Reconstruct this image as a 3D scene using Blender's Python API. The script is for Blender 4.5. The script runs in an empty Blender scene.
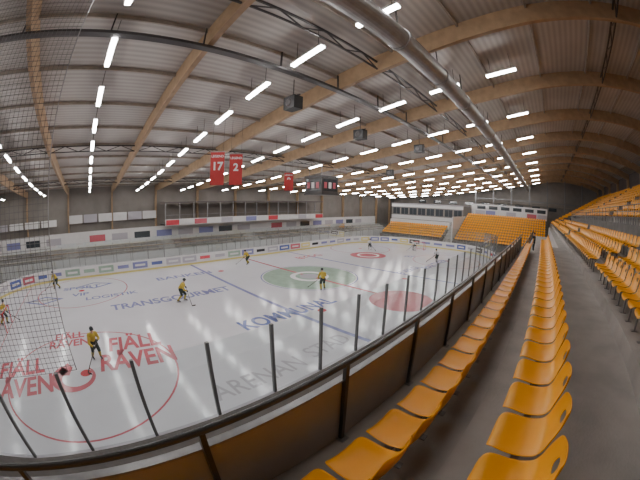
import bpy, bmesh, math, random
from mathutils import Vector, Matrix
random.seed(7)
H=6.78
SC=bpy.context.scene.collection
# ------------------------------------------------------------ materials
def mat(name,col,rough=.5,metal=0,noise=0,nscale=5,bump=0,bscale=20,emit=None,spec=None,col2=None):
    m=bpy.data.materials.new(name); m.use_nodes=True
    nt=m.node_tree; b=nt.nodes['Principled BSDF']
    b.inputs['Base Color'].default_value=(*col,1); b.inputs['Roughness'].default_value=rough; b.inputs['Metallic'].default_value=metal
    if spec is not None: b.inputs['Specular IOR Level'].default_value=spec
    tc=nt.nodes.new('ShaderNodeTexCoord')
    if noise or col2:
        n=nt.nodes.new('ShaderNodeTexNoise'); n.inputs['Scale'].default_value=nscale; n.inputs['Detail'].default_value=6
        nt.links.new(tc.outputs['Object'],n.inputs['Vector'])
        r=nt.nodes.new('ShaderNodeValToRGB')
        c2=col2 if col2 else tuple(c*(1-noise) for c in col)
        r.color_ramp.elements[0].color=(*c2,1); r.color_ramp.elements[1].color=(*col,1)
        r.color_ramp.elements[0].position=.3; r.color_ramp.elements[1].position=.62
        nt.links.new(n.outputs['Fac'],r.inputs['Fac']); nt.links.new(r.outputs['Color'],b.inputs['Base Color'])
    if bump:
        n=nt.nodes.new('ShaderNodeTexNoise'); n.inputs['Scale'].default_value=bscale
        nt.links.new(tc.outputs['Object'],n.inputs['Vector'])
        bp=nt.nodes.new('ShaderNodeBump'); bp.inputs['Strength'].default_value=bump; bp.inputs['Distance'].default_value=.02
        nt.links.new(n.outputs['Fac'],bp.inputs['Height']); nt.links.new(bp.outputs['Normal'],b.inputs['Normal'])
    if emit:
        b.inputs['Emission Color'].default_value=(*emit[0],1); b.inputs['Emission Strength'].default_value=emit[1]
    return m
def glassmat(name,tint,gl=.5,rough=.02,base=.05):
    m=bpy.data.materials.new(name); m.use_nodes=True; nt=m.node_tree; nt.nodes.clear()
    o=nt.nodes.new('ShaderNodeOutputMaterial'); t=nt.nodes.new('ShaderNodeBsdfTransparent'); g=nt.nodes.new('ShaderNodeBsdfGlossy')
    t.inputs['Color'].default_value=(*tint,1); g.inputs['Roughness'].default_value=rough
    lw=nt.nodes.new('ShaderNodeLayerWeight'); lw.inputs['Blend'].default_value=.25
    ma=nt.nodes.new('ShaderNodeMath'); ma.operation='MULTIPLY_ADD'; ma.inputs[1].default_value=gl; ma.inputs[2].default_value=base
    nt.links.new(lw.outputs['Fresnel'],ma.inputs[0])
    mx=nt.nodes.new('ShaderNodeMixShader'); nt.links.new(ma.outputs[0],mx.inputs['Fac'])
    nt.links.new(t.outputs[0],mx.inputs[1]); nt.links.new(g.outputs[0],mx.inputs[2]); nt.links.new(mx.outputs[0],o.inputs[0])
    return m
M={}
M['ice']=mat('ice_surface',(.75,.74,.79),.13,noise=.06,nscale=.35,bump=.008,bscale=3,spec=.55)
M['red']=mat('paint_red',(.62,.08,.10),.18)
M['redp']=mat('paint_red_pale',(.57,.14,.17),.18)
M['blue']=mat('paint_blue',(.13,.17,.42),.18)
M['bluep']=mat('paint_blue_pale',(.26,.27,.50),.18)
M['green']=mat('paint_green_pale',(.38,.52,.41),.16,noise=.15,nscale=1.5)
M['greyp']=mat('paint_grey',(.50,.48,.53),.18)
M['white']=mat('white_panel',(.74,.73,.73),.35,noise=.05,nscale=2)
M['yellow']=mat('yellow_plastic',(.70,.60,.22),.4)
M['board']=mat('board_outer',(.55,.53,.53),.3,noise=.15,nscale=2)
M['parapet']=mat('parapet_panel',(.50,.475,.47),.16,noise=.15,nscale=1.5,spec=.8)
M['glass']=glassmat('plexiglass',(.87,.92,.92),.6,.02,.09)
M['steel']=mat('galvanised_steel',(.34,.335,.34),.4,.5,noise=.2,nscale=8)
M['post']=mat('post_grey',(.22,.22,.225),.4,.4)
M['dark']=mat('dark_metal',(.065,.06,.06),.4,.3)
M['railm']=mat('rail_paint',(.08,.078,.08),.35,.3)
M['black']=mat('black_plastic',(.015,.015,.017),.5)
M['seat']=mat('orange_seat_plastic',(.97,.42,.01),.36,noise=.06,nscale=3,spec=.35)
M['concrete']=mat('concrete',(.50,.475,.45),.75,noise=.2,nscale=1.6,bump=.15,bscale=30,col2=(.38,.36,.34))
M['concd']=mat('concrete_dark',(.22,.21,.20),.85,noise=.3,nscale=2)
M['wood']=mat('glulam_timber',(.44,.30,.18),.5,noise=.2,nscale=3)
M['purlin']=mat('purlin_timber',(.34,.295,.25),.6,noise=.2,nscale=3)
M['wallb']=mat('wall_grey',(.27,.245,.225),.7,noise=.15,nscale=.8)
M['walld']=mat('wall_dark',(.12,.10,.095),.7,noise=.2,nscale=.8)
M['duct']=mat('duct_metal',(.34,.335,.33),.45,.3,noise=.15,nscale=4)
M['tube']=mat('lamp_tube',(1,1,1),.4,emit=((1,.975,.955),49))
M['lampbody']=mat('lamp_housing',(.7,.7,.68),.4)
M['net']=mat('net_cord',(.17,.165,.165),.8)
M['window']=mat('window_pane',(.06,.07,.08),.08,spec=.8)
M['skin']=mat('skin',(.60,.38,.28),.5)
M['jersey']=mat('jersey_yellow',(.58,.42,.05),.7,noise=.1,nscale=6)
M['pants']=mat('pants_dark',(.02,.035,.03),.7)
M['sock']=mat('sock_yellow_green',(.40,.33,.06),.7)
M['glove']=mat('glove_dark',(.03,.04,.035),.6)
M['helmet']=mat('helmet_dark',(.03,.04,.045),.3)
M['jwhite']=mat('jersey_white',(.65,.65,.66),.7)
M['jacket']=mat('jacket_black',(.02,.02,.022),.8)
M['banner']=mat('banner_red',(.46,.04,.04),.7)
M['screen']=mat('screen_panel',(.05,.055,.06),.2,noise=.3,nscale=3)
M['stick']=mat('stick_composite',(.08,.07,.06),.4)
def corrug():
    m=bpy.data.materials.new('ceiling_corrugated'); m.use_nodes=True; nt=m.node_tree; b=nt.nodes['Principled BSDF']
    b.inputs['Roughness'].default_value=.5
    tc=nt.nodes.new('ShaderNodeTexCoord'); w=nt.nodes.new('ShaderNodeTexWave'); w.bands_direction='X'; w.inputs['Scale'].default_value=1.1
    nt.links.new(tc.outputs['Object'],w.inputs['Vector'])
    n=nt.nodes.new('ShaderNodeTexNoise'); n.inputs['Scale'].default_value=.3; nt.links.new(tc.outputs['Object'],n.inputs['Vector'])
    r=nt.nodes.new('ShaderNodeValToRGB'); r.color_ramp.elements[0].color=(.39,.36,.33,1); r.color_ramp.elements[1].color=(.53,.50,.465,1)
    r.color_ramp.elements[0].position=.35;r.color_ramp.elements[1].position=.7
    nt.links.new(n.outputs['Fac'],r.inputs['Fac'])
    mx=nt.nodes.new('ShaderNodeMix'); mx.data_type='RGBA'; mx.blend_type='MULTIPLY'; mx.inputs[0].default_value=.22
    nt.links.new(r.outputs['Color'],mx.inputs[6]); nt.links.new(w.outputs['Color'],mx.inputs[7]); nt.links.new(mx.outputs[2],b.inputs['Base Color'])
    return m
M['ceil']=corrug()
# ------------------------------------------------------------ mesh builder
class MB:
    def __init__(s): s.v=[];s.f=[];s.m=[];s.ms=[]
    def mi(s,k):
        if k not in s.ms: s.ms.append(k)
        return s.ms.index(k)
    def face(s,pts,k):
        n=len(s.v); s.v+= [tuple(p) for p in pts]; s.f.append(tuple(range(n,n+len(pts)))); s.m.append(s.mi(k))
    def box(s,x0,x1,y0,y1,z0,z1,k):
        n=len(s.v)
        s.v+=[(x0,y0,z0),(x1,y0,z0),(x1,y1,z0),(x0,y1,z0),(x0,y0,z1),(x1,y0,z1),(x1,y1,z1),(x0,y1,z1)]
        for f in ((0,3,2,1),(4,5,6,7),(0,1,5,4),(1,2,6,5),(2,3,7,6),(3,0,4,7)):
            s.f.append(tuple(n+i for i in f)); s.m.append(s.mi(k))
    def obox(s,p0,p1,w,h,k,up=(0,0,1)):
        p0=Vector(p0);p1=Vector(p1);d=(p1-p0).normalized();u=Vector(up)
        a=d.cross(u)
        if a.length<1e-4: a=d.cross(Vector((1,0,0)))
        a.normalize(); b=a.cross(d).normalized(); n=len(s.v)
        for p in (p0,p1):
            for sa,sb in ((-1,-1),(1,-1),(1,1),(-1,1)): s.v.append(tuple(p+a*w/2*sa+b*h/2*sb))
        for f in ((0,1,2,3),(7,6,5,4),(0,4,5,1),(1,5,6,2),(2,6,7,3),(3,7,4,0)):
            s.f.append(tuple(n+i for i in f)); s.m.append(s.mi(k))
    def cone(s,p0,p1,r0,r1,k,seg=10,rings=None):
        p0=Vector(p0);p1=Vector(p1);d=(p1-p0).normalized();a=d.cross(Vector((0,0,1)))
        if a.length<1e-3:a=d.cross(Vector((1,0,0)))
        a.normalize();b=a.cross(d); n=len(s.v)
        for p,r in ((p0,r0),(p1,r1)):
            for i in range(seg):
                t=2*math.pi*i/seg; s.v.append(tuple(p+(a*math.cos(t)+b*math.sin(t))*r))
        for i in range(seg):
            j=(i+1)%seg; s.f.append((n+i,n+j,n+seg+j,n+seg+i)); s.m.append(s.mi(k))
        s.f.append(tuple(n+i for i in range(seg))[::-1]); s.m.append(s.mi(k))
        s.f.append(tuple(n+seg+i for i in range(seg))); s.m.append(s.mi(k))
    def capsule(s,p0,p1,r0,r1,k,seg=12,hr=3):
        p0=Vector(p0);p1=Vector(p1);d=(p1-p0)
        if d.length<1e-6:d=Vector((0,0,1e-3));p1=p0+d
        d.normalize();a=d.cross(Vector((0.13,0.02,1)))
        if a.length<1e-3:a=d.cross(Vector((1,0,0)))
        a.normalize();b=a.cross(d); rings=[]
        for i in range(1,hr+1):
            t=math.pi/2*i/hr; rings.append((p0-d*r0*math.cos(t),r0*math.sin(t)))
        for i in range(hr):
            t=math.pi/2*i/hr; rings.append((p1+d*r1*math.sin(t),r1*math.cos(t)))
        n=len(s.v); s.v.append(tuple(p0-d*r0))
        for c,r in rings:
            for i in range(seg):
                t=2*math.pi*i/seg; s.v.append(tuple(c+(a*math.cos(t)+b*math.sin(t))*r))
        s.v.append(tuple(p1+d*r1)); last=len(s.v)-1; kk=s.mi(k)
        for i in range(seg):
            j=(i+1)%seg; s.f.append((n,n+1+j,n+1+i)); s.m.append(kk)
            for q in range(len(rings)-1):
                o=n+1+q*seg; s.f.append((o+i,o+j,o+seg+j,o+seg+i)); s.m.append(kk)
            o=n+1+(len(rings)-1)*seg; s.f.append((o+i,o+j,last)); s.m.append(kk)
    def ell(s,c,rad,k,seg=16,rings=10,rot=None):
        n=len(s.v); kk=s.mi(k); c=Vector(c); R=rot or Matrix.Identity(3)
        s.v.append(tuple(c+R@Vector((0,0,-rad[2]))))
        for q in range(1,rings):
            t=-math.pi/2+math.pi*q/rings
            for i in range(seg):
                p=2*math.pi*i/seg
                s.v.append(tuple(c+R@Vector((rad[0]*math.cos(t)*math.cos(p),rad[1]*math.cos(t)*math.sin(p),rad[2]*math.sin(t)))))
        s.v.append(tuple(c+R@Vector((0,0,rad[2])))); last=len(s.v)-1
        for i in range(seg):
            j=(i+1)%seg; s.f.append((n,n+1+j,n+1+i)); s.m.append(kk)
            for q in range(rings-2):
                o=n+1+q*seg; s.f.append((o+i,o+j,o+seg+j,o+seg+i)); s.m.append(kk)
            o=n+1+(rings-2)*seg; s.f.append((o+i,o+j,last)); s.m.append(kk)
    def mesh(s,name):
        me=bpy.data.meshes.new(name); me.from_pydata(s.v,[],s.f)
        for k in s.ms: me.materials.append(M[k])
        me.polygons.foreach_set('material_index',s.m); me.update(); return me
    def obj(s,name,parent=None,loc=None,smooth=False):
        me=s.mesh(name)
        if smooth: me.polygons.foreach_set('use_smooth',[True]*len(me.polygons))
        o=bpy.data.objects.new(name,me); SC.objects.link(o)
        if loc: o.location=loc
        if parent: o.parent=parent
        return o
# ------------------------------------------------------------ roof profile
def zl(X):
    if X>0: return H+6.46-.0185*((X-5)**2-25)
    j=(-1.41-X)/2.93
    return H+6.17-.588*j+.0185*j*j
XW,XE,YS,YN=-39.5,14.0,-17.0,69.0
NX=48
xs=[XW+(XE-XW)*i/NX for i in range(NX+1)]
b=MB()
for i in range(NX):
    b.face([(xs[i],YS,zl(xs[i])+.95),(xs[i+1],YS,zl(xs[i+1])+.95),(xs[i+1],YN,zl(xs[i+1])+.95),(xs[i],YN,zl(xs[i])+.95)],'ceil')
b.obj('ceiling',smooth=True)
def archmesh():
    b=MB(); d0,d1,w=.15,.95,.20
    for i in range(NX):
        b.face([(xs[i],-w/2,zl(xs[i])+d0),(xs[i],w/2,zl(xs[i])+d0),(xs[i+1],w/2,zl(xs[i+1])+d0),(xs[i+1],-w/2,zl(xs[i+1])+d0)],'wood')
        for sy in (-w/2,w/2):
            b.face([(xs[i],sy,zl(xs[i])+d0),(xs[i+1],sy,zl(xs[i+1])+d0),(xs[i+1],sy,zl(xs[i+1])+d1),(xs[i],sy,zl(xs[i])+d1)],'wood')
    b.box(XW,XW+.5,-w/2,w/2,0,zl(XW)+.9,'wood'); b.box(XE-.4,XE,-w/2,w/2,H+2.5,zl(XE)+.9,'wood')
    return b.mesh('timber_arch')
am=archmesh()
for i in range(-3,11):
    o=bpy.data.objects.new('timber_arch',am); SC.objects.link(o); o.location=(0,3.15+6.3*i,0)
b=MB()
X=-37.5
while X<13:
    z=zl(X)+.88
    b.box(X-.04,X+.04,YS,YN,z-.10,z+.05,'purlin'); X+=2.93
b.obj('ceiling_purlins')
# dark steel bracing between the arches
b=MB()
for i in range(-2,10):
    ya=3.15+6.3*i+.12; yb_=3.15+6.3*(i+1)-.12
    for Xa in (-31.0,-19.5,-6.0,4.5):
        za=zl(Xa)+.62
        b.obox((Xa,ya,za),(Xa,yb_,za),.07,.07,'dark')
        b.obox((Xa,ya,za-.35),(Xa,yb_,za-.35),.06,.06,'dark')
        nseg=6
        for q in range(nseg):
            y0=ya+(yb_-ya)*q/nseg; y1=ya+(yb_-ya)*(q+1)/nseg
            b.obox((Xa,y0,za-(0 if q%2 else .35)),(Xa,y1,za-(.35 if q%2 else 0)),.04,.04,'dark')
b.obj('steel_bracing_trusses')
# light rows
for i in range(-2,11):
    b=MB(); Y=-.02+6.3*i; sh={0:.55,1:-.15}.get(i,0)
    for j in range(0,13):
        Xc=-1.41-2.93*(j+sh); L=.75
        if i==0 and j in (0,12): continue
        p0=Vector((Xc-L,Y,zl(Xc-L)));p1=Vector((Xc+L,Y,zl(Xc+L)))
        b.obox(p0,p1,.16,.07,'tube')
        b.obox(p0+Vector((0,0,.07)),p1+Vector((0,0,.07)),.22,.07,'lampbody')
        for p in (p0.lerp(p1,.15),p0.lerp(p1,.85)): b.cone(p+Vector((0,0,.08)),p+Vector((0,0,.90)),.012,.012,'dark',5)
    b.obj('fluorescent_light_row')
# duct & trays
b=MB(); b.cone((-3.7,YS,H+5.15),(-3.7,YN,H+5.15),.38,.38,'duct',24)
y=YS+2
while y<YN:
    b.cone((-3.7,y,H+5.15),(-3.7,y+.12,H+5.15),.42,.42,'duct',24)
    b.box(-3.72,-3.68,y+.03,y+.07,H+5.5,zl(-3.7)+.95,'dark'); y+=3.15
b.obj('ventilation_duct',smooth=False)
b=MB()
for X,w in ((-8.0,.30),):
    z=zl(X)+.0
    b.box(X-w/2,X+w/2,YS+.1,YN-.1,z-.02,z+.08,'dark')
    y=YS+1
    while y<YN: b.box(X-.03,X+.03,y,y+.05,z+.08,z+.80,'dark'); y+=3.15
b.obj('cable_tray')
for (x,y) in ((-9.5,8.0),(-10.5,14.2),(-9.5,20.5),(-16,27.0)):
    b=MB(); z=zl(x)-.3
    b.box(-.35,.35,-.25,.25,-.3,.3,'black'); b.cone((0,-.26,0),(0,-.3,0),.2,.14,'dark',16); b.cone((0,0,.3),(0,0,1.2),.02,.02,'dark',6)
    b.box(-.42,.42,-.03,.03,.3,.36,'dark')
    b.obj('hanging_loudspeaker',loc=(x,y,z))
# ------------------------------------------------------------ walls
b=MB()
for i in range(NX):
    b.face([(xs[i],YN,0),(xs[i+1],YN,0),(xs[i+1],YN,zl(xs[i+1])+.95),(xs[i],YN,zl(xs[i])+.95)],'wallb')
b.obj('wall_north')
b=MB()
for i in range(NX):
    b.face([(xs[i],YS,0),(xs[i+1],YS,0),(xs[i+1],YS,zl(xs[i+1])+.95),(xs[i],YS,zl(xs[i])+.95)],'wallb')
b.obj('wall_south')
b=MB(); b.face([(XW,YS,0),(XW,YN,0),(XW,YN,zl(XW)+.95),(XW,YS,zl(XW)+.95)],'wallb'); b.obj('wall_west')
b=MB(); b.face([(XE,YS,0),(XE,YN,0),(XE,YN,zl(XE)+.95),(XE,YS,zl(XE)+.95)],'walld'); b.obj('wall_east')
b=MB(); b.box(XW,XE,YS,YN,-.3,-.03,'concd'); b.obj('floor')
# ------------------------------------------------------------ rink
xc,yc=-19.2,18.5
xb,yb,W,L,R=-18.55,17.2,12.45,28.7,8.0
def path(off=0,step=2.0):
    pts=[]; w=W+off;l=L+off;r=R+off; xc,yc=xb,yb
    def seg(a,b):
        a=Vector(a);b=Vector(b);n=max(1,round((b-a).length/step))
        for i in range(n): pts.append(tuple(a.lerp(b,i/n)))
    def arc(cx,cy,a0):
        n=7
        for i in range(n): 
            a=a0+math.pi/2*i/n; pts.append((cx+r*math.cos(a),cy+r*math.sin(a)))
    seg((xc+w,yc-l+r),(xc+w,yc+l-r)); arc(xc+w-r,yc+l-r,0)
    seg((xc+w-r,yc+l),(xc-w+r,yc+l)); arc(xc-w+r,yc+l-r,math.pi/2)
    seg((xc-w,yc+l-r),(xc-w,yc-l+r)); arc(xc-w+r,yc-l+r,math.pi)
    seg((xc-w+r,yc-l),(xc+w-r,yc-l)); arc(xc+w-r,yc-l+r,1.5*math.pi)
    return pts
P0=path(0);P1=path(.12)
b=MB(); b.face([(x,y,0) for x,y in P0],'ice'); ice=b.obj('ice_rink')
n=len(P0)
GB,GT=1.18,3.51
bd=MB()
cols=['white']*6+['blue','green','redp','bluep','yellow','greyp','greyp','walld']
for i in range(n):
    j=(i+1)%n; a,c=P0[i],P0[j]; a1,c1=P1[i],P1[j]
    bd.face([(*a,0),(*c,0),(*c,.2),(*a,.2)],'yellow')
    bd.face([(*a,.2),(*c,.2),(*c,GB),(*a,GB)],'white')
    bd.face([(*a,GB),(*c,GB),(*c1,GB),(*a1,GB)],'greyp')
    bd.face([(*a1,-.03),(*c1,-.03),(*c1,GB),(*a1,GB)],'board')
    A=Vector((*a,0));C=Vector((*c,0)); inn=Vector((xc,yc,0))-A; d=(C-A).normalized(); nn=Vector((-d.y,d.x,0))
    if nn.dot(inn)<0: nn=-nn
    k=random.choice(cols)
    if k!='white':
        q0=A+nn*.006+d*.12; q1=C+nn*.006-d*.12
        bd.face([(q0.x,q0.y,.32),(q1.x,q1.y,.32),(q1.x,q1.y,1.0),(q0.x,q0.y,1.0)],k)
        q0=A+nn*.01+d*.4; q1=C+nn*.01-d*.4
        bd.face([(q0.x,q0.y,.55),(q1.x,q1.y,.55),(q1.x,q1.y,.76),(q0.x,q0.y,.76)],'white')
    else:
        q0=A+nn*.006+d*.35; q1=C+nn*.006-d*.35
        bd.face([(q0.x,q0.y,.50),(q1.x,q1.y,.50),(q1.x,q1.y,.84),(q0.x,q0.y,.84)],random.choice(['blue','red','greyp','black','bluep','green']))
bd.obj('rink_boards')
gl=MB(); ps=MB(); Pm=path(.06)
for i in range(n):
    j=(i+1)%n; a,c=Pm[i],Pm[j]
    gl.face([(*a,GB),(*c,GB),(*c,GT),(*a,GT)],'glass')
    near=a[0]>-7
    w=.045 if near else .022
    ps.box(a[0]-w,a[0]+w,a[1]-w,a[1]+w,GB,GT+.02 if near else GT-.3,'post' if near else 'steel')
g=gl.obj('rink_glass'); ps.obj('glass_support_posts')
# markings
mk=bpy.data.objects.new('ice_markings',None); SC.objects.link(mk)
def disc(x,y,r0,r1,k,z,name,seg=64):
    b=MB()
    for i in range(seg):
        t0=2*math.pi*i/seg;t1=2*math.pi*(i+1)/seg
        c0,s0,c1,s1=math.cos(t0),math.sin(t0),math.cos(t1),math.sin(t1)
        if r0>0: b.face([(x+r0*c0,y+r0*s0,z),(x+r1*c0,y+r1*s0,z),(x+r1*c1,y+r1*s1,z),(x+r0*c1,y+r0*s1,z)],k)
        else: b.face([(x,y,z),(x+r1*c0,y+r1*s0,z),(x+r1*c1,y+r1*s1,z)],k)
    return b.obj(name,parent=mk)
def rect(x0,x1,y0,y1,k,z,name):
    b=MB(); b.face([(x0,y0,z),(x1,y0,z),(x1,y1,z),(x0,y1,z)],k); return b.obj(name,parent=mk)
for Y,k in ((yc-7.14,'bluep'),(yc+7.14,'bluep'),(yc,'redp')): rect(xb-W+.02,xb+W-.02,Y-.15,Y+.15,k,.004,'line')
for s in (-1,1):
    yg=yb+s*24.7
    rect(xb-W+1.3,xb+W-1.3,yg-.025,yg+.025,'red',.004,'goal_line')
    yd=yc-20 if s<0 else yg-6
    for t in (-1,1):
        disc(xc+7*t,yd,4.45,4.54,'redp',.004,'faceoff_circle'); disc(xc+7*t,yd,0,.3,'red',.004,'faceoff_dot')
        disc(xc+7*t,yc+5.6*s,0,.3,'red',.004,'neutral_dot')
disc(xc,yc,0,4.3,'green',.003,'centre_logo'); disc(xc,yc,4.45,4.53,'blue',.004,'centre_circle')
disc(xc,yc,1.3,1.8,'white',.005,'centre_logo_ring'); disc(xc,yc,0,.9,'greyp',.005,'centre_logo_core')
disc(xc-3+.2,yc+13.5,0,2.4,'redp',.003,'round_advert'); disc(xc-3+.2,yc+13.5,1.2,1.5,'white',.005,'round_advert_ring')
disc(-9.4,18.3,0,2.4,'redp',.003,'round_advert_near'); 
def text(s,x,y,size,k,rot=90,z=.006,parent=None,name='ice_text',loc3=None,rote=None,sx=1,sy=1,bold=.02):
    c=bpy.data.curves.new(name,'FONT'); c.body=s; c.size=size; c.align_x='CENTER'; c.align_y='CENTER'; c.offset=bold; c.space_line=.85
    c.materials.append(M[k]); o=bpy.data.objects.new(name,c); SC.objects.link(o)
    o.location=loc3 or (x,y,z); o.rotation_euler=rote or (0,0,math.radians(rot)); o.scale=(sx,sy,1); o.parent=parent or mk
    return o
text('FJÄLL\nRÄVEN',-13.5,1.35,1.25,'redp',84,bold=.035,sy=1.75)
text('FJÄLL\nRÄVEN',-12.5,-5.3,1.25,'redp',95,bold=.035,sy=1.7)
text('FJÄLL\nRÄVEN',-16.1,-2.4,.85,'redp',90,bold=.025,sy=1.4)
# stylised curled fox logo: body arc, tail, head
b=MB()
def arcband(b,cx,cy,r,w0,w1,a0,a1,k,z,seg=24):
    for i in range(seg):
        t0=a0+(a1-a0)*i/seg;t1=a0+(a1-a0)*(i+1)/seg;u0=w0+(w1-w0)*i/seg;u1=w0+(w1-w0)*(i+1)/seg
        p=lambda t,rr:(cx+rr*math.cos(t),cy+rr*math.sin(t),z)
        b.face([p(t0,r-u0/2),p(t0,r+u0/2),p(t1,r+u1/2),p(t1,r-u1/2)],k)
arcband(b,-12.0,-2.1,1.0,.75,.08,-2.6,2.2,'redp',.005)
b.face([(-12.8,-3.0,.005),(-13.4,-2.5,.005),(-12.9,-2.2,.005),(-12.2,-2.4,.005),(-12.3,-2.9,.005)],'redp')
b.obj('fox_logo',parent=mk)
text('TRANSGOURMET',-20.4,5.8,1.25,'bluep',90,bold=.03,sy=1.3)
text('KOMMUNAL',-13.2,11.2,1.3,'blue',90,bold=.035,sy=1.4)
text('ARENAN',-8.4,5.5,1.1,'greyp',90,bold=.01,sy=1.3)
text('STAD',-8.6,9.6,1.1,'greyp',90,bold=.01,sy=1.3)
text('VIP',-25.0,-1.6,1.2,'bluep',90,bold=.03); text('SPORT',-27.2,-1.5,1.3,'bluep',90,bold=.03)
text('LOGISTIK',-23.5,1.2,1.1,'bluep',90,bold=.02)
text('PARTNER',-12.6,33.0,1.6,'bluep',90,bold=.03); text('ENERGI',-13.6,27.6,1.3,'bluep',90,bold=.02)
text('BYGG',-26.5,25.5,1.6,'redp',90,bold=.03); text('BANKEN',-26.5,9.0,1.5,'bluep',90,bold=.03); text('EL',-17.5,35.5,1.6,'bluep',90,bold=.03)
for k_ in (0,1):
    x0,y0=-24.5-3*k_,-5.2+5*k_
    b=MB()
    pts=[(x0,y0-2),(x0+1.1,y0),(x0,y0+2),(x0-1.1,y0)]; pi=[(x0,y0-1.5),(x0+.8,y0),(x0,y0+1.5),(x0-.8,y0)]
    for q in range(4):
        b.face([(*pts[q],.004),(*pts[(q+1)%4],.004),(*pi[(q+1)%4],.004),(*pi[q],.004)],'bluep')
    b.obj('diamond_logo',parent=mk)
# goals
def goal(Y,s):
    b=MB(); x0=xc
    for t in (-1,1):
        b.cone((x0+t*.92,Y,0.007),(x0+t*.92,Y,1.22),.035,.035,'red',8)
        b.cone((x0+t*.92,Y,1.22),(x0+t*.85,Y+s*.6,1.1),.025,.025,'red',8); b.cone((x0+t*.85,Y+s*.6,1.1),(x0+t*.8,Y+s*1.1,.02),.02,.02,'red',8)
    b.cone((x0-.92,Y,1.22),(x0+.92,Y,1.22),.035,.035,'red',8); b.cone((x0-.8,Y+s*1.1,.033),(x0+.8,Y+s*1.1,.033),.025,.025,'red',8)
    for q in range(19):
        x=x0-.85+q*.094; b.cone((x,Y+s*.6,1.1),(x,Y+s*1.1,.03),.006,.006,'white',4); b.cone((x,Y,1.2),(x,Y+s*.6,1.1),.006,.006,'white',4)
    for q in range(10):
        f=q/9; b.cone((x0-.85,Y+s*(.6+.5*f),1.1-1.07*f),(x0+.85,Y+s*(.6+.5*f),1.1-1.07*f),.006,.006,'white',4)
    b.obj('hockey_goal')
goal(yb+24.7,1); goal(yb-24.7,-1)
# safety nets
b=MB(); y0,y1,z0,z1=-11.2,-.95,GT+.03,zl(-6.1)+.1
c=.12; ny=int((y1-y0)/c); nz=int((z1-z0)/c)
for i in range(ny+1): y=y0+(y1-y0)*i/ny; b.obox((-6.04,y,z0),(-6.04,y,z1),.008,.008,'net')
for i in range(nz+1): z=z0+(z1-z0)*i/nz; b.obox((-6.04,y0,z),(-6.04,y1,z),.008,.008,'net')
b.cone((-6.04,y1,z0),(-6.04,y1,z1),.012,.012,'steel',6)
b.obj('safety_net')
def endnet(Y,cell):
    b=MB(); x=-30.5
    while x<-6.6: b.obox((x,Y,GT+.03),(x,Y,zl(x)+.05),.012,.012,'net'); x+=cell
    z=GT+.03
    while z<zl(-30.5): b.obox((-30.5,Y,z),(-6.6,Y,z),.012,.012,'net'); z+=cell
    b.obj('safety_net')
endnet(yb-L-.06,.2)
# ------------------------------------------------------------ near stand
XR=-1.28; D1=H-2.136; D2=H-1.8
YE=18.5; YS2=YS+.05; XE2=XE-.45
b=MB()
b.box(XR-.1,-.22,YS2,YE,-.02,D1,'concrete')
b.box(-.22,1.85,YS2,YE,-.02,D2,'concrete')
b.box(1.25,1.85,YE,48,-.02,D2,'concrete')
b.box(XR-.1,1.25,YE,48,-.02,H-3.3,'concrete')
decks=[]
x=1.85; z=H-1.55
for r in range(3):
    b.box(x,x+.8,YS2,48,-.02,z,'concrete'); decks.append((x-.13,z)); x+=.8; z+=.26
b.box(x,x+1.0,YS2,48,-.02,z-.26,'concrete')   # cross aisle
x+=1.0; z=H+.05
xup=x
for r in range(9):
    if x+.8>XE2-.1: break
    b.box(x,x+.8,YS2,48,-.02,z,'concrete'); decks.append((x,z)); x+=.8; z+=.42
b.box(x,XE2,YS2,48,-.02,z,'concrete')
b.obj('grandstand_concrete')
b=MB()
for i in range(5): b.box(-.22,1.25,YE+.3*i,YE+.3*(i+1),H-3.3,D2-.25*(i+1),'concrete')
b.obj('stand_stairs')
# parapet panel + rail
b=MB()
b.box(XR-.03,XR+.01,YS2,YE,D1,H-1.41,'parapet')
y=.35-1.27*13
while y<YE:
    b.box(XR+.012,XR+.05,y-.02,y+.02,D1,H-1.25,'railm'); b.box(XR+.01,XR+.09,y-.05,y+.05,D1,D1+.012,'steel'); y+=1.27
b.cone((XR+.03,YS2,H-1.236),(XR+.03,YE,H-1.236),.026,.026,'railm',12)
b.box(XR-.045,XR+.02,YS2,YE,H-1.425,H-1.40,'steel')
b.obj('front_railing',smooth=False)
b=MB()
y=YE
while y<48: b.box(XR-.02,XR+.02,y,y+.04,H-3.3,H-2.25,'railm'); y+=1.5
b.cone((XR,YE,H-2.25),(XR,48,H-2.25),.028,.028,'railm',8); b.cone((XR,YE,H-2.8),(XR,48,H-2.8),.02,.02,'railm',8)
b.obj('lower_railing')
b=MB(); y=YS2; xx=xup-.06
b.box(xx-.02,xx+.05,YS2,48,H-1.03,H+.05,'concd')
while y<48: b.cone((xx,y,H+.05),(xx,y,H+.95),.02,.02,'steel',6); y+=1.2
for z_ in (.35,.65,.95): b.cone((xx,YS2,H+z_),(xx,48,H+z_),.02,.02,'steel',6)
b.obj('upper_block_railing')
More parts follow.
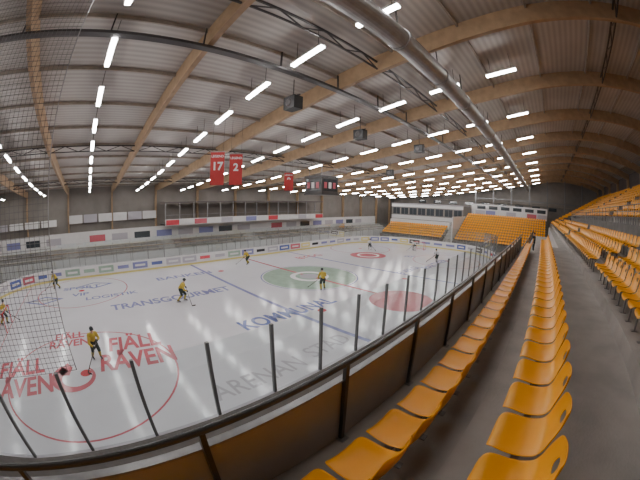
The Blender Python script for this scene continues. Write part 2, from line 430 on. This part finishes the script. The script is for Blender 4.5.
# ------------------------------------------------------------ seats
def seatmesh(hi,leg,sp=.46):
    prof=[(-.235,-.045),(-.225,-.01),(-.19,.006),(-.12,-.004),(-.04,-.016),(.04,-.014),(.11,.004),(.155,.035),(.182,.085),(.198,.14),(.212,.20),(.226,.26),(.236,.31),(.238,.335)]
    hw  =[.15,.185,.205,.212,.212,.212,.212,.212,.212,.21,.207,.20,.175,.13]
    N=8 if hi else 4
    pr=list(range(len(prof))) if hi else [0,2,5,7,9,12,13]
    me=bpy.data.meshes.new('s'); v=[];f=[]
    for q in pr:
        x,z=prof[q]
        for i in range(N+1):
            u=-1+2*i/N
            curl=.03*abs(u)**3
            if q<=6: v.append((x,u*hw[q],z+curl))
            elif q==7 or q==8: v.append((x-curl*.8,u*hw[q],z+curl*.5))
            else: v.append((x-curl*1.3,u*hw[q],z))
    for a in range(len(pr)-1):
        for i in range(N):
            if hi and pr[a]==10 and i in (3,4): continue
            o=a*(N+1)+i; f.append((o,o+1,o+N+2,o+N+1))
    me.from_pydata(v,[],f); ob=bpy.data.objects.new('tmp',me); SC.objects.link(ob)
    if hi:
        s=ob.modifiers.new('a','SOLIDIFY'); s.thickness=.012; s.offset=0
        s=ob.modifiers.new('b','SUBSURF'); s.levels=1; s.render_levels=1
    dg=bpy.context.evaluated_depsgraph_get(); me2=bpy.data.meshes.new_from_object(ob.evaluated_get(dg))
    b=MB(); b.mi('seat')
    for p in me2.polygons: b.face([me2.vertices[i].co for i in p.vertices],'seat')
    bpy.data.objects.remove(ob)
    b.box(-.03,.03,-sp/2,sp/2,-.075,-.035,'steel')
    b.box(.0,.035,-.02,.02,-leg,-.06,'steel'); b.box(-.12,.12,-.016,.016,-.05,-.022,'steel')
    b.box(-.06,.09,-.04,.04,-leg,-leg+.01,'steel')
    me=b.mesh('stadium_seat_row')
    bm=bmesh.new(); bm.from_mesh(me); bmesh.ops.remove_doubles(bm,verts=bm.verts,dist=1e-4); bm.to_mesh(me); bm.free()
    me.polygons.foreach_set('use_smooth',[p.material_index==0 for p in me.polygons]); return me
def seatrow(me,loc,n,sp=.46,rot=0,name='stadium_seat_row'):
    o=bpy.data.objects.new(name,me); SC.objects.link(o); o.location=loc; o.rotation_euler=(0,0,rot)
    m=o.modifiers.new('array','ARRAY'); m.use_relative_offset=False; m.use_constant_offset=True; m.constant_offset_displace=(0,sp,0); m.count=n
    return o
SP=.455
s1=seatmesh(True,.436,SP); s2=seatmesh(True,.42,SP)
seatrow(s1,(-.67,-2.0,H-1.70),44,SP)
seatrow(s2,(.25,-2.0,H-1.38),44,SP)
slo=seatmesh(False,.40,.48)
s3=seatmesh(True,.40,.48)
for r,(x,z) in enumerate(decks):
    for (ya,nn) in ((-3,25),(9.9,24),(22.6,25),(35.6,25)):
        me=s3 if r<3 and ya<9 else slo
        seatrow(me,(x+.38,ya,z+.40),nn,.48)
# ------------------------------------------------------------ end stand
b=MB(); rows=[]
for r in range(5):
    z=1.0+.40*r; y=50.5+.8*r; b.box(-32,-18.5,y,y+.8,-.02,z,'concd'); rows.append((-19,y,z,26))
b.box(-32,-18.5,54.5,55.7,-.02,3.9,'white')
for r in range(11):
    z=1.0+.42*r; y=50.5+.85*r; b.box(-16.5,1.2,y,y+.85,-.02,z,'concd'); rows.append((.6,y,z,34))
b.box(-16.5,1.2,59.85,64,-.02,5.6,'concd')
b.box(-16.7,-16.5,50.5,63,-.02,5.2,'white')
for i in range(12): b.box(-18.5,-16.7,50.5+.5*i,51+.5*i,-.02,.6+.28*i,'concrete')
b.obj('end_stand_concrete')
for (x,y,z,nn) in rows: seatrow(slo,(x,y+.38,z+.4),nn,.5,math.radians(90))
# hospitality boxes behind end stand
b=MB(); b.box(-34,-16.9,58.5,64,-.02,H+.35,'wallb')
b.box(-34.02,-16.88,58.44,58.5,H-2.9,H-2.1,'white'); b.box(-34.02,-16.88,58.44,58.5,H-.3,H+.3,'white')
for i in range(8):
    x=-33.6+2.1*i
    b.box(x,x+1.7,58.42,58.5,H-1.9,H-.5,'window'); b.box(x-.06,x+1.76,58.40,58.46,H-.5,H-.42,'post'); b.box(x-.06,x+1.76,58.40,58.46,H-1.98,H-1.9,'post'); b.box(x+.82,x+.88,58.40,58.5,H-1.9,H-.5,'post')
b.box(-34.1,-16.8,58.3,64.1,H+.35,H+.5,'greyp')
b.obj('hospitality_boxes')
b=MB()
b.box(-16.5,1.2,64.06,64.2,5.6,H+1.2,'white')
for i,k in enumerate(['greyp','bluep','white','greyp','white','redp','greyp']): b.box(-15.5+2.4*i,-13.3+2.4*i,63.9,64.05,H-.9,H-.1,k)
for i in range(6): b.box(-15.2+2.8*i,-13.2+2.8*i,63.98,64.05,H+.2,H+.9,'window')
b.obj('end_adverts')
b=MB()
for i in range(7):
    x=-15.8+4.2*i; b.box(x,x+.25,64.3,64.55,0,zl(x)+.2,'post')
b.box(-16,10,64.35,64.5,H+2.4,H+2.6,'post'); b.box(-34,10,68.5,68.9,H+1.8,H+2.0,'purlin')
for i in range(9): b.box(-32+4.2*i,-30+4.2*i,68.8,68.95,H+.9,H+1.6,'window')
b.obj('trim_north')
b=MB()
for r in range(16):
    x=1.85+.75*r
    if x>13: break
    b.box(x,min(x+.75,XE2),48.02,64,-.02,H-1.6+.38*r,'concd')
b.obj('corner_stand_concrete')
for r in range(15):
    x=1.85+.75*r
    seatrow(slo,(x+.36,49,H-1.6+.38*r+.4),28,.5)
# ------------------------------------------------------------ far side
b=MB()
for r in range(4):
    b.box(-34.2-.8*(r+1),-34.2-.8*r,YS2,YN-10,-.02,.8+.35*r,'concrete')
b.box(XW+.52,-37.4,YS2,YN-10,-.02,2.2,'concrete')
b.box(-34.2,-34.12,YS2,YN-10,-.02,1.5,'white')
b.box(-38.3,-38.2,YS2,YN-11,2.2,4.0,'white')
y=YS2+1
kk=['greyp','bluep','window','greyp','white','redp','greyp','window','bluep']
i=0
while y<YN-13:
    b.box(-38.2,-38.17,y,y+2.2,2.7,3.5,kk[i%9]); y+=3.15; i+=1
b.obj('far_side_terrace')
b=MB()
for r in range(4):
    for y0 in (-15,-2,11,24,37):
        b.box(-34.2-.8*r-.55,-34.2-.8*r-.2,y0,y0+11.5,.8+.35*r+.36,.8+.35*r+.42,'purlin')
        for k in range(6): b.box(-34.2-.8*r-.45,-34.2-.8*r-.3,y0+.3+2.1*k,y0+.38+2.1*k,.8+.35*r,.8+.35*r+.37,'steel')
b.obj('bench_rows')
b=MB(); y=-15
b.cone((-33.9,-15,2.2),(-33.9,52,2.2),.03,.03,'wood',6); 
while y<52: b.box(-33.92,-33.88,y,y+.05,-.02,2.2,'steel'); y+=2
b.obj('far_side_railing')
b=MB()
b.box(-38.9,-36.2,10,38,H-2.7,H-2.5,'walld'); b.box(-36.25,-36.15,10,38,H-2.7,H-1.9,'white'); b.box(-38.9,-36.2,10,38,H+.1,H+.25,'walld')
cc=['red','white','redp','white','greyp','white','bluep','white','red','white','white','greyp','white','red']
for i in range(14):
    b.box(-36.14,-36.12,10+2*i+.1,12+2*i-.1,H-2.62,H-1.98,cc[i]); b.box(-36.3,-36.2,10+2*i,10+2*i+.1,H-1.9,H+.1,'steel')
b.cone((-36.2,10,H-1.4),(-36.2,38,H-1.4),.03,.03,'steel',6)
b.obj('press_gallery')
b=MB()
for i,k in enumerate(['white','greyp','white','white','greyp','white']): b.box(-38.9,-38.8,-3+2.1*i,-3+2.1*i+1.9,H-1.75,H-.75,k)
for i,k in enumerate(['greyp','white','white','white']): b.box(-38.9,-38.8,-15+2.6*i,-15+2.6*i+2.3,H-1.9,H-1.1,k)
b.obj('wall_adverts')
# ------------------------------------------------------------ banners & scoreboard
def banner(x,y,z,w,h,txt,ang):
    e=MB(); e.box(-w/2,w/2,-.01,.01,-h/2,h/2,'banner'); e.cone((-w/2-.05,0,h/2),(w/2+.05,0,h/2),.03,.03,'steel',8)
    for t in (-1,1): e.cone((t*w*.4,0,h/2),(t*w*.4,0,h/2+zl(x)+.95-z-h/2),.008,.008,'dark',5)
    o=e.obj('hanging_banner',loc=(x,y,z)); o.rotation_euler=(0,0,ang)
    text(txt,0,0,w*.8,'white',parent=o,name='number',loc3=(0,-.02,.1),rote=(math.pi/2,0,0)); text('LEGEND',0,0,w*.24,'white',parent=o,name='name',loc3=(0,-.02,h*.36),rote=(math.pi/2,0,0),bold=.005)
A=math.radians(60)
banner(-15.1,7.25,H+1.95,.80,1.9,'17',A); banner(-14.7,8.25,H+1.9,.74,1.8,'2',A); banner(-20,16.6,H+1.85,.8,1.6,'9',A)
b=MB()
b.box(-1.2,1.2,-1.2,1.2,-.75,.75,'dark')
for s in (-1,1):
    b.box(-1.05,1.05,s*1.21-.01,s*1.21+.01,-.5,.6,'screen'); b.box(s*1.21-.01,s*1.21+.01,-1.05,1.05,-.5,.6,'screen')
    for q in range(3):
        b.box(s*1.225-.01,s*1.225+.01,-.9+.65*q,-.5+.65*q,-.25,.3,'redp' if q!=1 else 'white')
        b.box(-.9+.65*q,-.5+.65*q,s*1.225-.01,s*1.225+.01,-.25,.3,'redp' if q!=1 else 'white')
    for t in (-1,1): b.cone((s*.9,t*.9,.75),(s*.9,t*.9,2.0),.02,.02,'steel',6)
b.box(-1.3,1.3,-1.3,1.3,-.85,-.75,'railm'); b.box(-1.25,1.25,-1.25,1.25,.75,.9,'railm')
b.obj('scoreboard_cube',loc=(-18.2,18.9,H+1.5)).scale=(.85,.85,.95)
# ------------------------------------------------------------ people
def person(name,loc,ang,prims,extra,scale=1,vox=.022,labels=None):
    b=MB()
    for p in prims:
        if p[0]=='c': b.capsule(p[1],p[2],p[3],p[4],'skin')
        else: b.ell(p[1],p[2],'skin')
    me=b.mesh('t'); ob=bpy.data.objects.new('t',me); SC.objects.link(ob)
    m=ob.modifiers.new('r','REMESH'); m.mode='VOXEL'; m.voxel_size=vox
    m=ob.modifiers.new('s','SMOOTH'); m.factor=.6; m.iterations=3
    dg=bpy.context.evaluated_depsgraph_get(); me2=bpy.data.meshes.new_from_object(ob.evaluated_get(dg)); bpy.data.objects.remove(ob)
    me2.materials.clear(); ks=[]
    for p in prims:
        if p[-1] not in ks: ks.append(p[-1])
    P=[]
    for p in prims:
        if p[0]=='c': P.append((Vector(p[1]),Vector(p[2]),p[3],p[4],ks.index(p[-1])))
    for p in prims:
        if p[0]=='e':
            r=min(p[2]); c=Vector(p[1]); ax=[i for i in range(3) if p[2][i]==max(p[2])][0]; d=Vector((0,0,0)); d[ax]=p[2][ax]-r; P.append((c-d,c+d,r,r,ks.index(p[-1])))
    base=MB()
    for k in ks: base.mi(k)
    idx=[]
    for f in me2.polygons:
        c=f.center; best=1e9;bi=0
        for a,d,r0,r1,k in P:
            ab=d-a; t=max(0,min(1,(c-a).dot(ab)/max(ab.length_squared,1e-9))); ds=(c-a-ab*t).length-(r0+(r1-r0)*t)
            if ds<best: best=ds;bi=k
        idx.append(bi)
    base.v=[tuple(v.co) for v in me2.vertices]; base.f=[tuple(f.vertices) for f in me2.polygons]; base.m=idx
    extra(base)
    o=base.obj(name,loc=loc,smooth=True); o.rotation_euler=(0,0,ang); o.scale=(scale,)*3
    return o
def player(loc,ang,crouch=.5,stride=.15,stickside=1,jersey='jersey',sock='sock',blade=(.95,-.3),goalie=False):
    c=crouch; hz=.98-.12*c; lean=.12+.22*c; s=stickside
    hip=Vector((-.08*c,0,hz)); neck=hip+Vector((lean,0,.52-.06*c)); head=neck+Vector((.07+.05*c,0,.19))
    pr=[]
    for t in (-1,1):
        hj=hip+Vector((0,.11*t,-.02)); kn=Vector((.16*c+.05+stride*t*.5,.16*t,.52)); an=Vector((-.06+stride*t,.19*t,.17))
        pr+=[('c',hj,kn,.125,.095,'pants'),('c',kn,kn.lerp(an,.5),.088,.082,sock),('c',kn.lerp(an,.5),an,.082,.06,sock),
             ('c',an+Vector((-.05,0,-.03)),an+Vector((.17,0,-.08)),.052,.042,'black')]
        sh=neck+Vector((-.03,.21*t,-.08))
        top=Vector((hip.x+.38,.10*s,hz+.12)); low=Vector((hip.x+.50,-.14*s,hz-.10))
        hd=top if t==s else low
        el=(sh+hd)/2+Vector((-.04,.14*t,-.10))
        pr+=[('c',sh,el,.088,.068,jersey),('c',el,el.lerp(hd,.72),.066,.055,jersey),('c',el.lerp(hd,.78),hd,.056,.055,'glove')]
    pr+=[('c',hip+Vector((0,.07,0)),hip+Vector((0,-.07,0)),.155,.155,'pants'),
         ('c',hip+Vector((0,0,.10)),neck+Vector((-.05,0,-.14)),.165,.18,jersey),
         ('c',neck+Vector((-.04,.17,-.09)),neck+Vector((-.04,-.17,-.09)),.115,.115,jersey),
         ('c',neck+Vector((0,0,-.05)),head+Vector((-.02,0,-.06)),.06,.058,'skin'),
         ('e',head,(.098,.078,.118),'skin'),('c',head+Vector((.085,0,-.015)),head+Vector((.108,0,-.03)),.014,.012,'skin')]
    if goalie:
        for t in (-1,1): pr.append(('c',Vector((.22,.2*t,.62)),Vector((.14,.25*t,.2)),.13,.12,'jwhite'))
    def extra(b):
        b.ell(head+Vector((-.012,0,.035)),(.128,.108,.112),'helmet',16,8)
        b.box(head.x+.06,head.x+.13,-.085,.085,head.z+.02,head.z+.035,'helmet')
        for t in (-1,1):
            b.ell(head+Vector((0,.088*t,-.03)),(.03,.018,.04),'helmet',8,6)
            b.ell(head+Vector((.088,.03*t,-.005)),(.008,.012,.007),'black',6,4)
            an=Vector((-.06+stride*t,.19*t,.17)); b.box(an.x-.13,an.x+.2,an.y-.006,an.y+.006,0.0,.055,'steel')
            b.box(an.x-.10,an.x-.06,an.y-.012,an.y+.012,.04,.12,'white'); b.box(an.x+.10,an.x+.14,an.y-.012,an.y+.012,.04,.10,'white')
        b.box(head.x+.09,head.x+.10,-.02,.02,head.z-.066,head.z-.058,'red')
        top=Vector((hip.x+.38,.10*s,hz+.12)); low=Vector((hip.x+.50,-.14*s,hz-.10)); d=(low-top).normalized()
        heel=top+d*((top.z-.05)/-d.z) if d.z<-.2 else low+Vector((.4,-.3*s,-.7))
        b.obox(top-d*.08,heel,.028,.034,'stick')
        tip=heel+Vector((.24,.10*s,-.0)); b.obox(heel+Vector((0,0,-.01)),tip,.02,.075,'stick')
        for hd,q in ((top,1),(low,-1)):
            for i in range(4):
                p=hd+d*(.035*i-.05)
                b.capsule(p+Vector((.02,.05*q,.02)),p+Vector((.055,.0,0)),.017,.016,'glove',6,2); b.capsule(p+Vector((.055,0,0)),p+Vector((.045,-.035*q,-.01)),.016,.014,'glove',6,2)
            b.capsule(hd+Vector((0,-.02*q,.05)),hd+Vector((.05,-.045*q,.03)),.017,.014,'glove',6,2)
    return person('ice_hockey_player',(*loc,0.007),ang,pr,extra,1.0)
player((-19.3,6.2),math.radians(60),.6,.22,1)
player((-15.3,16.2),math.radians(150),.5,-.18,-1)
player((-13.3,-.75),math.radians(20),.4,.12,1)
player((-19.9,-8.1),math.radians(75),.7,.2,-1)
player((-27.9,-4.2),math.radians(-40),.8,-.2,1)
player((-27.4,16.9),math.radians(-80),.9,.25,1)
player((-13.0,34.2),math.radians(-100),.6,.2,1,'jwhite','jwhite')
player((-19.2,40.4),math.radians(-90),1.0,.05,1,'jwhite','jwhite',goalie=True)
player((-24.5,36),math.radians(-60),.6,.2,-1,'jwhite','jwhite')
# spectator
def spectator(loc,ang):
    pr=[]
    for t in (-1,1):
        pr+=[('c',(0,.09*t,.90),(.02,.10*t,.50),.095,.065,'pants'),('c',(.02,.10*t,.50),(-.02,.11*t,.10),.06,.045,'pants'),('c',(-.05,.11*t,.045),(.14,.13*t,.04),.045,.038,'black'),
             ('c',(0,.20*t,1.42),(-.03,.25*t,1.14),.06,.048,'jacket'),('c',(-.03,.25*t,1.14),(.10,.22*t,.93),.045,.035,'jacket'),('c',(.10,.22*t,.93),(.14,.21*t,.86),.034,.03,'skin')]
        for i in range(4): pr.append(('c',(.13+.012*i,.23*t-.016*i*t,.86),(.15+.012*i,.225*t-.016*i*t,.79+.006*abs(i-1)),.011,.009,'skin'))
        pr.append(('c',(.15,.19*t,.88),(.18,.175*t,.83),.012,.01,'skin'))
    pr+=[('c',(0,.06,.93),(0,-.06,.93),.13,.13,'jacket'),('c',(0,0,1.0),(.01,0,1.32),.14,.155,'jacket'),('c',(0,.15,1.40),(0,-.15,1.40),.085,.085,'jacket'),
         ('c',(0,0,1.42),(.02,0,1.56),.055,.052,'skin'),('e',(.03,0,1.65),(.095,.075,.115),'skin'),('c',(.115,0,1.64),(.135,0,1.625),.013,.011,'skin')]
    def extra(b):
        b.ell((.012,0,1.69),(.105,.088,.09),'black',14,8)
        for t in (-1,1): b.ell((.118,.03*t,1.66),(.008,.012,.007),'black',6,4); b.ell((.02,.083*t,1.64),(.02,.012,.03),'skin',8,6)
        b.box(.118,.124,-.02,.02,1.592,1.599,'red')
    person('spectator',loc,ang,pr,extra,1.0,.018)
spectator((-.62,26.5,H-3.3),math.radians(200))
# ------------------------------------------------------------ world & camera
w=bpy.data.worlds.new('world'); bpy.context.scene.world=w; w.use_nodes=True
w.node_tree.nodes['Background'].inputs['Color'].default_value=(.05,.045,.04,1); w.node_tree.nodes['Background'].inputs['Strength'].default_value=.3
c=bpy.data.cameras.new('camera'); c.type='PANO'; c.panorama_type='FISHEYE_EQUISOLID'; c.sensor_width=36; c.sensor_height=27; c.fisheye_lens=295*36/640; c.fisheye_fov=math.radians(200); c.lens=16.6; c.clip_end=500
o=bpy.data.objects.new('camera',c); SC.objects.link(o); bpy.context.scene.camera=o
yaw,pitch,roll=.769,.126,.0166
f=Vector((-math.sin(yaw)*math.cos(pitch),math.cos(yaw)*math.cos(pitch),-math.sin(pitch))); r=Vector((math.cos(yaw),math.sin(yaw),0)); u=r.cross(f)
r2=r*math.cos(roll)+u*math.sin(roll); u2=-r*math.sin(roll)+u*math.cos(roll)
mt=Matrix((r2,u2,-f)).transposed().to_4x4(); mt.translation=Vector((0,0,H)); o.matrix_world=mt
